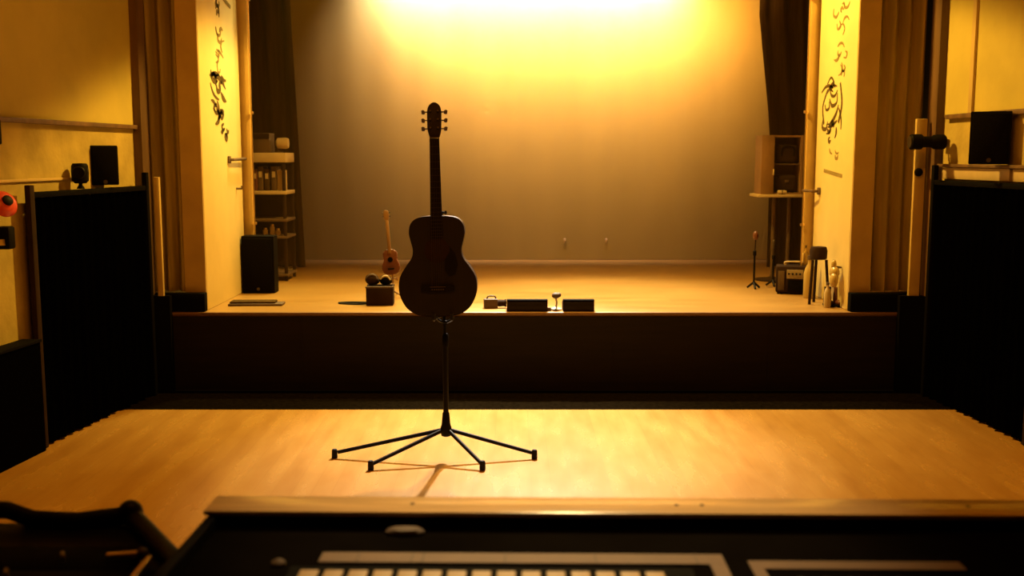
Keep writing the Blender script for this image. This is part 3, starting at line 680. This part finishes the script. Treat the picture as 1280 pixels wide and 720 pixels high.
b = MB(); b.b2((-w2, .013, 0), (-w2+.016, .22, Hc)); b.b2((w2-.016, .0, 0), (w2, .22, Hc)); b.b2((-w2+.016, .013, Hc-.016), (w2-.016, .22, Hc)); b.b2((-w2+.016, .013, 0), (w2-.016, .22, .012)); b.b2((-w2+.016, .205, .012), (w2-.016, .22, Hc-.016)); b.build('case', 'palewood', fc, smooth=0)
MB().b2((-w2+.10, .02, Hc*.5), (w2-.016, .20, Hc*.5+.01)).build('shelf', 'dull', fc)
MB().box((-w2+.095, -.008, Hc*.38), (.012, .012, .05), .003).build('handle', 'whiteb', fc)
item('black_bag', 'dark bag in the upper half of the framed cabinet', 'bag', ((fx0+fx1)/2+.05, fy+.10, ct+Hc*.5+.0105), [('body', 'boxwood', MB().box((0, 0, .075), (.17, .13, .15), .03, seg=4)), ('strap', 'black', MB().tube(smooth_curve([(-.05, -.066, .06), (-.04, -.07, .13), (.04, -.07, .13), (.05, -.066, .06)], 5), .005, 6))])
item('dark_bag', 'dark bag in the lower half of the framed cabinet', 'bag', ((fx0+fx1)/2+.05, fy+.10, ct+.0125), [('body', 'boxwood', MB().box((0, 0, .07), (.17, .13, .14), .035, seg=4)), ('clasp', 'dull', MB().box((0, -.068, .09), (.03, .008, .02), .002))])
item('paper_roll', 'small pale roll on the ledge in front of the framed cabinet', 'roll', ((fx0+fx1)/2+.0, fy-.018, ct), [('roll', 'whiteb', MB().lathe([(.014, -.035), (.016, -.03), (.016, .03), (.014, .035)], (0, 0, .0165), 'X', 14)), ('band', 'dull', MB().lathe([(.0165, -.004), (.0165, .004)], (0, 0, .0165), 'X', 14))])
# short mic stands
def micstand(label, x, y, h, foam, group=None):
    t = thing('microphone_stand', label, 'microphone stand', (x, y, SZ), group='microphone stands on the stage')
    MB().tube([(0, 0, .03), (0, 0, h*.6)], .008, 10).build('lower_pole', 'stand', t)
    MB().tube([(0, 0, h*.6), (.004, 0, h-.06)], .0055, 10).build('upper_pole', 'boxwood', t)
    MB().lathe([(.009, h*.58), (.013, h*.585), (.013, h*.66), (.008, h*.67)], n=12).build('clutch', 'plastic', t)
    for a_ in (20, 150, 270):
        r_ = math.radians(a_); MB().tube([(0, 0, .05), (.05*math.cos(r_), .05*math.sin(r_), .008)], .008, 8).build('leg', 'stand', t)
    if foam: MB().ball((.004, 0, h-.03), .026, (.8, .8, 1.35)).build('foam_windscreen', 'redwood', t)
    else: MB().lathe([(.008, h-.07), (.013, h-.03), (.013, h-.01), (.006, h)], n=12).build('microphone', 'nickel', t)
    return t
p = at(942, 361, 7.76)
m1 = micstand('short microphone stand with a reddish foam tip, left of the amplifier on the right', p.x, 7.76, .43, True)
p = at(966, 350, 7.9)
micstand('thin pale-tipped microphone stand just left of the pole of the tall stand', p.x, 7.9, .36, False)
# amplifier
am = thing('amplifier', 'small dark guitar amplifier with a pale face plate on the right of the stage', 'amplifier', (at(992, 365, 7.45).x, 7.42, SZ), math.radians(-14))
MB().b2((-.135, 0, .012), (.135, .16, .205), .012).build('cabinet', 'boxwood', am)
MB().b2((-.06, -.006, .115), (.055, -.0005, .180), .003).build('face_plate', 'silver', am)
MB().b2((-.05, -.005, .022), (.115, -.0005, .105), .003).build('grille', 'grille', am)
MB().b2((-.12, -.006, .03), (-.075, -.0005, .17), .003).build('vent_panel', 'dull', am)
MB().tube(smooth_curve([(-.07, .08, .205), (-.065, .08, .228), (.06, .08, .228), (.065, .08, .205)], 4), .007, 8).build('handle', 'whiteb', am)
for k in range(4): MB().lathe([(.007, 0), (.006, .012)], (-.045+k*.026, -.006, .150), 'Y', 10).build('knob', 'black', am)
for x in (-.11, .11):
    for y in (.02, .14):
        b = MB(); b.lathe([(.014, 0), (.014, .012)], (x, y, 0), n=10); b.build('foot', 'rubber', am)
# pale lamp / jug standing behind the amp
item('padded_stool', 'small dark padded stool standing between the amplifier and the right pillar', 'stool', (2.062, 6.97, SZ), [
    ('seat', 'boxwood', MB().lathe([(.046, .30), (.056, .305), (.058, .36), (.050, .385), (.0, .39)], n=20)),
    ('leg', 'boxwood', MB().tube([(-.045, -.03, .30), (-.065, -.05, .0)], .010, 8)),
    ('leg', 'boxwood', MB().tube([(.045, -.03, .30), (.065, -.05, .0)], .010, 8)),
    ('leg', 'boxwood', MB().tube([(.0, .045, .30), (.0, .07, .0)], .010, 8))])
item('yellow_jug', 'pale yellow bottle standing upright on the amplifier', 'bottle', (at(1006, 338, 7.5).x, 7.50, SZ+.2055), [
    ('bottle', 'bottle', MB().lathe([(.024, 0), (.028, .01), (.027, .08), (.012, .105), (.010, .125)], n=18)),
    ('cap', 'dull', MB().lathe([(.012, .1255), (.012, .145)], n=14))])
def bottle(label, x, y, s_, m_):
    return item('water_bottle', label, 'bottle', (x, y, SZ), [
        ('bottle', m_, MB().lathe([(.026*s_, 0), (.030*s_, .012*s_), (.030*s_, .13*s_), (.022*s_, .16*s_), (.011*s_, .18*s_), (.011*s_, .20*s_)], n=20)),
        ('cap', 'dull', MB().lathe([(.013*s_, .2005*s_), (.013*s_, .222*s_)], n=14))], group='bottles by the right pillar')
bottle('tall pale bottle between the amplifier and the right pillar', 2.085, 7.24, 1.35, 'bottle')
bottle('short pale bottle at the foot of the right pillar', 2.075, 6.78, .75, 'whiteb')
for i, (px, lab) in enumerate(((1035, 'left dark ankle boot by the right pillar'), (1047, 'right ankle boot by the right pillar, nearest the stage edge'))):
    item('boot', lab, 'boot', (at(px, 380, 6.86).x, 6.86, SZ), [
        ('upper', 'boxwood' if i == 0 else 'redwood', MB().lathe([(.026, .012), (.027, .05), (.022, .10), (.023, .125)], (0, .02, 0), n=16).ball((0, -.030, .026), .026, (.9, 1.5, .8))),
        ('sole', 'black', MB().box((0, -.012, .006), (.050, .115, .012), .004))], group='boots by the right pillar')
t = item('white_cloth', 'crumpled pale cloth draped over a small peg on the right pillar', 'cloth', (2.115, 6.78, SZ+.235), [
    ('cloth', 'bottle', MB().ball((0, 0, .0), .040, (.8, 1.1, 1.0)).ball((-.012, -.03, -.05), .034, (.8, 1, 1.4)).ball((.01, .03, -.04), .032, (.8, 1, 1.5)).ball((-.005, 0, .05), .022, (.8, .8, 1.4))),
    ('peg', 'dull', MB().tube([(.045, 0, .03), (-.0, 0, .035)], .007, 8))])
